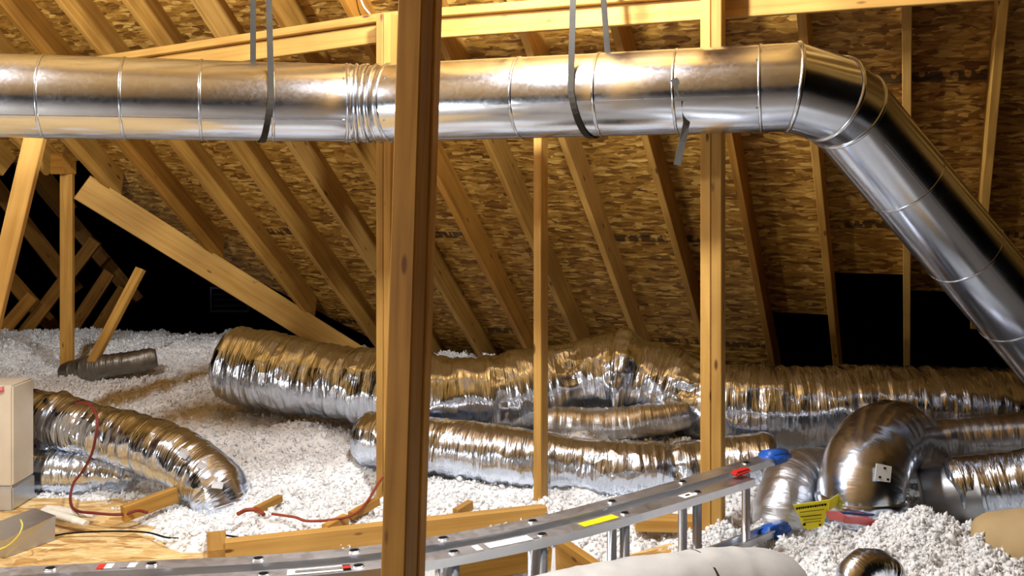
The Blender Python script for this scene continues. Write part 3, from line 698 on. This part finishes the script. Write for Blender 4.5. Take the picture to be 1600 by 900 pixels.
def rung(i, o, zt_, zb):
    p = offs(i, o); r = .0165
    V = []; Fs = []; nv = 14
    t = Tn[i]; nn = Vector((t.y, -t.x, 0)).normalized(); tt = Vector((t.x, t.y, 0)).normalized()
    prof = [(r*math.cos(2*math.pi*k/nv), r*.95*min(.72, math.sin(2*math.pi*k/nv))) for k in range(nv)]
    zs = (zt_+.003, zt_+.003, zb, zb)
    sc = (.55, 1, 1, 1)
    for z, s in zip(zs, sc):
        for a, b in prof: V.append(Vector((p.x, p.y, z))+tt*a*s+nn*b*s)
    for j in range(3):
        for k in range(nv): Fs.append((j*nv+k, j*nv+(k+1) % nv, (j+1)*nv+(k+1) % nv, (j+1)*nv+k))
    Fs += [tuple(range(nv)), tuple(range(3*nv, 4*nv))]
    o_ = mesh_obj('rung', V, Fs, ALU, lad, True)
    q = Vector((p.x, p.y, zt_+.004))
    # swaged rung end on the web: dark socket with bright lip
    mesh_obj('rung_end', [q+tt*.0135*math.cos(a)+nn*.0095*math.sin(a)+Zv*.001 for a in [k*math.pi/6 for k in range(12)]]+[q+Zv*(.004)+tt*.004], [tuple(range(12))]+[(k, (k+1) % 12, 12) for k in range(12)], BLACK, o_)
# rung stations
def idx_off(px, o): return min(range(len(cur)), key=lambda i: abs(offs(i, o).x/offs(i, o).y*F+CX-px))
for pxs, o_, zt_, zb_ in (((1166, 1069, 958, 832, 697, 552, 400, 240, 75), OFR, ZL, ZL-WL), ((1090, 977, 850, 712, 566, 410, 250, 85), OFF, ZL-.012, ZL-WL+.012)):
    for px0 in pxs: rung(idx_off(px0, o_), o_, zt_, zb_)
def cap(zz, flip):
    i = ie; t = Tn[i]; tt = Vector((t.x, t.y, 0)).normalized(); nn = Vector((tt.y, -tt.x, 0))
    c = cur[i]; c = Vector((c.x, c.y, zz))
    bm = bmesh.new(); bmesh.ops.create_cube(bm, size=1)
    for v in bm.verts:
        v.co.x *= .135; v.co.y *= .085*(1.0 if v.co.x < 0 else .8); v.co.z *= .052
        if v.co.x > 0 and v.co.z*flip > 0: v.co.z *= .55
    bmesh.ops.bevel(bm, geom=bm.edges[:], offset=.014, segments=3, affect='EDGES')
    # notch slot under the tip: a raised lip round the rail end
    me = bpy.data.meshes.new('end_cap'); bm.to_mesh(me); bm.free(); me.materials.append(BLUE)
    for p in me.polygons: p.use_smooth = True
    o = bpy.data.objects.new('end_cap', me); C.objects.link(o); o.parent = lad
    o.matrix_basis = Matrix.Translation(-lad.location) @ frame_mat(tt, -nn, c+tt*.03)
    o['label'] = 'blue plastic end cap'
    return o
cap(ZL-.005, 1); cap(ZL-WL+.005, -1)
tip = boxm('rail_tip', offs(iF-1, OFF-.018)+Zv*.006, (.085, .035, .018), RED, lad, rot=Matrix.Rotation(math.atan2(Tn[iF].y, Tn[iF].x), 3, 'Z'), bev=.007); tip['label'] = 'red plastic tip'
def sticker(px0, px1, o, w, m, dz=0.0015, face='top', parent=None):
    i0, i1 = idx_px(px0), idx_px(px1); zz = (-.012 if o > .04 else 0)
    V = []; Fs = []; ids = list(range(i0, i1+1))
    if len(ids) < 2: ids = [i0, i0+1]
    for i in ids: V += [offs(i, o-w/2, zz+dz), offs(i, o+w/2, zz+dz)]
    V += [v-Zv*.001 for v in V]; n = len(ids)
    for j in range(n-1): Fs.append((2*j, 2*j+1, 2*j+3, 2*j+2))
    mesh_obj('sticker', V[:2*n], Fs, m, lad)
sticker(885, 932, OFF, .035, YELLOW); sticker(745, 805, OFF, .04, WHITE); sticker(722, 728, OFF, .04, WHITE)
sticker(806, 826, OFF, .03, GALV_DULL)
sticker(1036, 1054, OFF, .034, WHITE); sticker(1042, 1049, OFF, .008, BLACK, .003)
sticker(455, 528, OFF, .04, WHITE); sticker(530, 545, OFF, .04, BLACK); sticker(535, 540, OFF, .02, RED, .003)
for k_ in range(6): sticker(466+k_*10, 471+k_*10, OFF, .015, GALV_DULL, .003)
sticker(153, 165, OFR, .034, RED); sticker(166, 182, OFR, .034, WHITE); sticker(183, 199, OFR, .034, GALV_DULL); sticker(200, 214, OFR, .034, WHITE)

# ------------------------------------------------------------------ yellow tag and bits by the elbow
tg = empty('yellow_tag', P(1270, 806, 3.58)); tag(tg, 'yellow trapezoid card tag with black printed lines hanging by the grey arching duct', 'tag')
def tq(px, py, dy=0): return P(px, py, 3.56+dy+(px-1240)*.0004)
front = [tq(1239, 789), tq(1296, 781), tq(1293, 800), tq(1286, 822), tq(1262, 828), tq(1254, 822), tq(1248, 806)]
mesh_obj('card', front+[v+Vector((0, .004, 0)) for v in front], [tuple(range(7)), tuple(range(13, 6, -1))]+[(i, 7+i, 7+(i+1) % 7, (i+1) % 7) for i in range(7)], YELLOW, tg)
fd = [tq(1296, 781, .01), tq(1310, 772, .05), tq(1312, 788, .05), tq(1294, 798, .01)]
mesh_obj('folded_flap', fd+[v+Vector((0, .003, 0)) for v in fd], [(0, 1, 2, 3), (7, 6, 5, 4), (0, 4, 5, 1), (1, 5, 6, 2), (2, 6, 7, 3), (3, 7, 4, 0)], YELLOW, tg)
def pline(x0, y0, x1, y1, h):
    a, b = tq(x0, y0, -.003), tq(x1, y1, -.003); d = Vector((0, 0, h/F*3.56/2))
    V = [a-d, b-d, b+d, a+d]; mesh_obj('print_line', V+[v+Vector((0, .001, 0)) for v in V], [(0, 1, 2, 3), (7, 6, 5, 4), (0, 4, 5, 1), (1, 5, 6, 2), (2, 6, 7, 3), (3, 7, 4, 0)], BLACK, tg)
x = 1244
while x < 1289:
    w = random.choice((2.2, 3, 3.6)); pline(x, 795-(x-1244)*.14, x+w, 795-(x+w-1244)*.14, 3.2); x += w+.9
for (x0, y0, x1, y1, h) in ((1250, 801, 1288, 796, .6), (1251, 808, 1284, 804.5, 1.0), (1255, 813, 1284, 810, .5), (1257, 817, 1283, 814, .5), (1255, 820, 1259, 819.5, 3.5), (1280, 820.5, 1283, 820, 2.5)): pline(x0, y0, x1, y1, h)
rc = []
tag(ribbon('red_film', spline([P(1293, 806, 3.58), P(1310, 806, 3.54), P(1322, 812, 3.52), P(1345, 814, 3.52), P(1368, 818, 3.54)], 14), .035, .003, Vector((.1, -.6, 1)), REDCLOTH), 'crumpled red film strip under the foil collar of the elbow duct', 'film')
tag(tube('blue_tie', [P(1302, 800, 3.56), P(1330, 802, 3.545), P(1358, 805, 3.56), P(1378, 800, 3.6)], .0045, DARKBLUE, nv=8), 'dark blue tie around the foot of the foil elbow duct', 'tie')
# tan kraft roll at the right, half buried
kr = empty('kraft_roll', P(1590, 850, 3.05)); tag(kr, 'tan rounded roll half buried at the edge of the near insulation heap', 'roll')
tube('outer_wrap', [P(1540, 862, 3.3), P(1600, 858, 3.22), P(1700, 858, 3.1)], .13, KRAFT, kr, nv=48, rfun=lambda t, a, p, i: .13*(1-.12*max(0, .12-t)/.12)+.004*noise.noise(p*9))
# dim framed vent deep in the wing
gv = empty('wing_vent', P(360, 470, 8.4)); tag(gv, 'dark blue framed vent deep in the black void under the valley board', 'vent')
for (a, b) in (((330, 450), (388, 450)), ((330, 486), (388, 486)), ((330, 448), (330, 488)), ((388, 448), (388, 488))):
    board('frame_bar', P(*a, 8.4), P(*b, 8.4), .02, .02, Vector((0, 1, 0)), DARKBLUE, gv)
for yy in (459, 468, 477): board('slat', P(332, yy, 8.42), P(386, yy, 8.42), .03, .006, Vector((0, 1, .7)), DARKBLUE, gv)

# ------------------------------------------------------------------ loose white insulation
def vnoise(x, y, seed):
    r = np.random.default_rng(seed).random((256, 256))
    xi = np.floor(x).astype(int); yi = np.floor(y).astype(int); xf = x-xi; yf = y-yi
    u = xf*xf*(3-2*xf); v = yf*yf*(3-2*yf)
    g = lambda i, j: r[i % 256, j % 256]
    return (g(xi, yi)*(1-u)+g(xi+1, yi)*u)*(1-v)+(g(xi, yi+1)*(1-u)+g(xi+1, yi+1)*u)*v
def billow(x, y, seed):
    return (np.abs(vnoise(x*6, y*6, seed)-.5)*2*.045 + np.abs(vnoise(x*14+3, y*14, seed+1)-.5)*2*.028 + np.abs(vnoise(x*32, y*32, seed+2)-.5)*2*.014)
CPX = [(20, 535, 7.1), (200, 532, 7.2), (300, 545, 6.8), (-150, 540, 7.2), (420, 520, 7.8), (330, 600, 5.9), (200, 600, 5.9), (100, 602, 5.85), (0, 590, 6.2), (-150, 600, 6.0), (380, 640, 5.45), (300, 650, 5.2), (250, 640, 5.3), (200, 640, 5.3), (470, 668, 5.1), (450, 720, 4.7), (560, 695, 4.9), (450, 800, 4.15), (400, 760, 4.4), (300, 820, 4.03), (280, 790, 4.2), (520, 790, 4.2), (560, 815, 4.08), (700, 745, 4.5), (750, 795, 4.28), (680, 780, 4.36), (850, 770, 4.4), (960, 775, 4.35), (1000, 684, 4.66), (900, 680, 4.7), (1080, 690, 4.62), (960, 682, 4.68), (1060, 790, 4.28), (1010, 845, 3.95), (1060, 850, 3.9), (1180, 800, 4.0), (1160, 748, 4.22), (1150, 785, 4.08), (1185, 770, 4.1), (1180, 850, 3.75)]
ctl = [tuple(P(*c)) for c in CPX]
ctl += [(-1.1, 3.85, -.06), (-.6, 3.92, -.06), (-.9, 3.8, -.08), (-.2, 4.02, -.06), (-.75, 4.06, .06), (-.45, 4.16, .07), (-.15, 4.25, .08), (-1.05, 4.0, .05), (-1.47, 3.92, -.09), (-1.72, 4.12, -.07), (-1.32, 3.78, -.07), (-1.5, 3.75, -.09), (-2.0, 3.6, -.09), (-1.6, 3.9, -.02), (-1.5, 3.3, -.09), (-2.6, 4.0, -.09), (-2.2, 4.4, -.06), (-1.95, 4.25, -.05), (-.4, 3.8, -.06), (-.8, 3.75, -.04), (0, 3.7, -.09), (.2, 3.6, -.09), (-.1, 4.0, -.03), (.3, 3.9, 0.0), (-1.5, 2.8, -.09), (0, 2.8, -.09), (.5, 3.2, -.08), (-2.9, 3.3, -.09),
        (1.3, 5.2, .22), (2.2, 5.0, .22), (.4, 5.6, .30), (-.6, 5.9, .32), (-1.6, 6.6, .32), (1.2, 4.4, .18), (2.2, 4.4, .16), (1.7, 4.2, .13), (-3.4, 5.0, .1), (-3.6, 5.8, .3), (-2.55, 5.0, .02), (2.4, 3.9, .15), (.9, 3.75, .1), (-.5, 7.0, .3), (1, 6.5, .25), (-3, 7.8, .3), (-1.55, 4.35, .06), (-2.0, 4.75, .03), (-1.75, 4.1, -.03)]
ctl = np.array(ctl)
heap_px = [(1215, 868, 3.2), (1240, 872, 3.35), (1270, 866, 3.4), (1300, 858, 3.45), (1345, 842, 3.45), (1390, 806, 3.45), (1430, 778, 3.42), (1480, 810, 3.35), (1525, 852, 3.2), (1560, 885, 3.05), (1600, 915, 2.9), (1400, 850, 3.1), (1300, 880, 3.0), (1450, 880, 2.95), (1560, 915, 2.8), (1250, 900, 2.95)]
heap = [tuple(P(*c)) for c in heap_px]
heap += [(.75, 3.3, .05), (.72, 2.9, .02), (.78, 3.55, .08), (1.0, 3.72, .16), (1.4, 3.75, .2), (1.75, 3.6, .1), (1.75, 3.2, .12), (1.95, 3.2, .12), (1.9, 2.8, .25), (1.0, 2.5, .35), (1.5, 2.5, .38), (.85, 2.65, .1), (1.2, 2.25, .1), (1.7, 2.2, .1)]
heap = np.array(heap)
def shep(x, y, c, p=3.2):
    num = np.zeros_like(x); den = np.zeros_like(x)
    for cx, cy, cz in c:
        w = 1/((x-cx)**2+(y-cy)**2+.006)**(p/2); num += w*cz; den += w
    return num/den
HATCH = lambda x, y: (x > -.40) & (x < .30) & (y > 3.28) & (y < 3.98)
def Hmain(x, y):
    h = shep(x, y, ctl)+billow(x, y, 5)-.045
    return np.where(HATCH(x, y), -.3, h)
def Hheap(x, y): return shep(x, y, heap, 3.6)+billow(x, y, 21)*1.7-.07
def heightfield(name, x0, x1, y0, y1, st_, H, zmin, ntuft, label, tsize, cond=None):
    nx = int((x1-x0)/st_); ny = int((y1-y0)/st_)
    X, Y = np.meshgrid(np.linspace(x0, x1, nx), np.linspace(y0, y1, ny), indexing='ij')
    jx = X+rng.normal(0, st_*.2, X.shape); jy = Y+rng.normal(0, st_*.2, Y.shape)
    Z = H(jx, jy); V = np.stack([jx, jy, Z], -1).reshape(-1, 3)
    idx = np.arange(nx*ny).reshape(nx, ny)
    q = np.stack([idx[:-1, :-1], idx[1:, :-1], idx[1:, 1:], idx[:-1, 1:]], -1).reshape(-1, 4)
    keep = (V[q, 2].max(1) > zmin)
    if cond is not None: keep &= cond(V[q, 0].mean(1), V[q, 1].mean(1))
    q = q[keep]
    tri = np.concatenate([q[:, [0, 1, 2]], q[:, [0, 2, 3]]])
    # tufts
    bm = bmesh.new(); bmesh.ops.create_icosphere(bm, subdivisions=1, radius=1); bv = np.array([v.co[:] for v in bm.verts]); bf = np.array([[v.index for v in f.verts] for f in bm.faces]); bm.free()
    tx = rng.uniform(x0, x1, ntuft*4); ty = rng.uniform(y0, y1, ntuft*4); tz = H(tx, ty)
    px = tx/ty*F+CX; py = HZ+(CAMZ-tz)/ty*F
    ok = (tz > zmin+.005) & (px > -60) & (px < 1660) & (py < 960) & (py > 480)
    if cond is not None: ok &= cond(tx, ty)
    tx, ty, tz = tx[ok][:ntuft], ty[ok][:ntuft], tz[ok][:ntuft]; n = len(tx)
    sz = tsize*np.exp(np.clip(rng.normal(0, .42, n), -1, .9))
    jit = np.clip(1+rng.normal(0, .5, (n, len(bv), 1)), .25, 2.5)
    ang = rng.uniform(0, 2*np.pi, n); ca, sa = np.cos(ang), np.sin(ang)
    base = bv[None]*jit*np.stack([np.ones(n), rng.uniform(.35, 1.1, n), rng.uniform(.4, 1.5, n)], -1)[:, None]
    rot = np.stack([base[..., 0]*ca[:, None]-base[..., 1]*sa[:, None], base[..., 0]*sa[:, None]+base[..., 1]*ca[:, None], base[..., 2]], -1)
    tv = rot*sz[:, None, None]+np.stack([tx, ty, tz+sz*.35], -1)[:, None]
    tf = bf[None]+(np.arange(n)*len(bv))[:, None, None]+len(V)
    V = np.concatenate([V, tv.reshape(-1, 3)]); tri = np.concatenate([tri, tf.reshape(-1, 3)])
    used = np.unique(tri); rm = -np.ones(len(V), int); rm[used] = np.arange(len(used)); V = V[used]; tri = rm[tri]
    me = bpy.data.meshes.new(name); me.vertices.add(len(V)); me.vertices.foreach_set('co', V.astype(np.float32).ravel())
    me.loops.add(tri.size); me.loops.foreach_set('vertex_index', tri.astype(np.int32).ravel())
    me.polygons.add(len(tri)); me.polygons.foreach_set('loop_start', np.arange(0, tri.size, 3, dtype=np.int32)); 
    me.polygons.foreach_set('use_smooth', np.ones(len(tri), bool)); me.update(calc_edges=True); me.validate()
    me.materials.append(INSUL); o = bpy.data.objects.new(name, me); C.objects.link(o)
    tag(o, label, 'insulation', kind='stuff'); return o
heightfield('loose_insulation', -4.6, 3.9, 3.45, 8.4, .022, Hmain, -.085, 82000, 'white loose-fill insulation spread over the attic floor under the foil ducts', .0054, lambda x, y: (x*.381+y*.925 < 6.5) & ~((x*.925-y*.381 > -.95) & (x*.381+y*.925 > 5.5)))
heightfield('insulation_heap', .7, 2.1, 2.2, 3.85, .009, Hheap, -.02, 36000, 'near heap of fluffy white insulation around the small foil elbow', .0048)
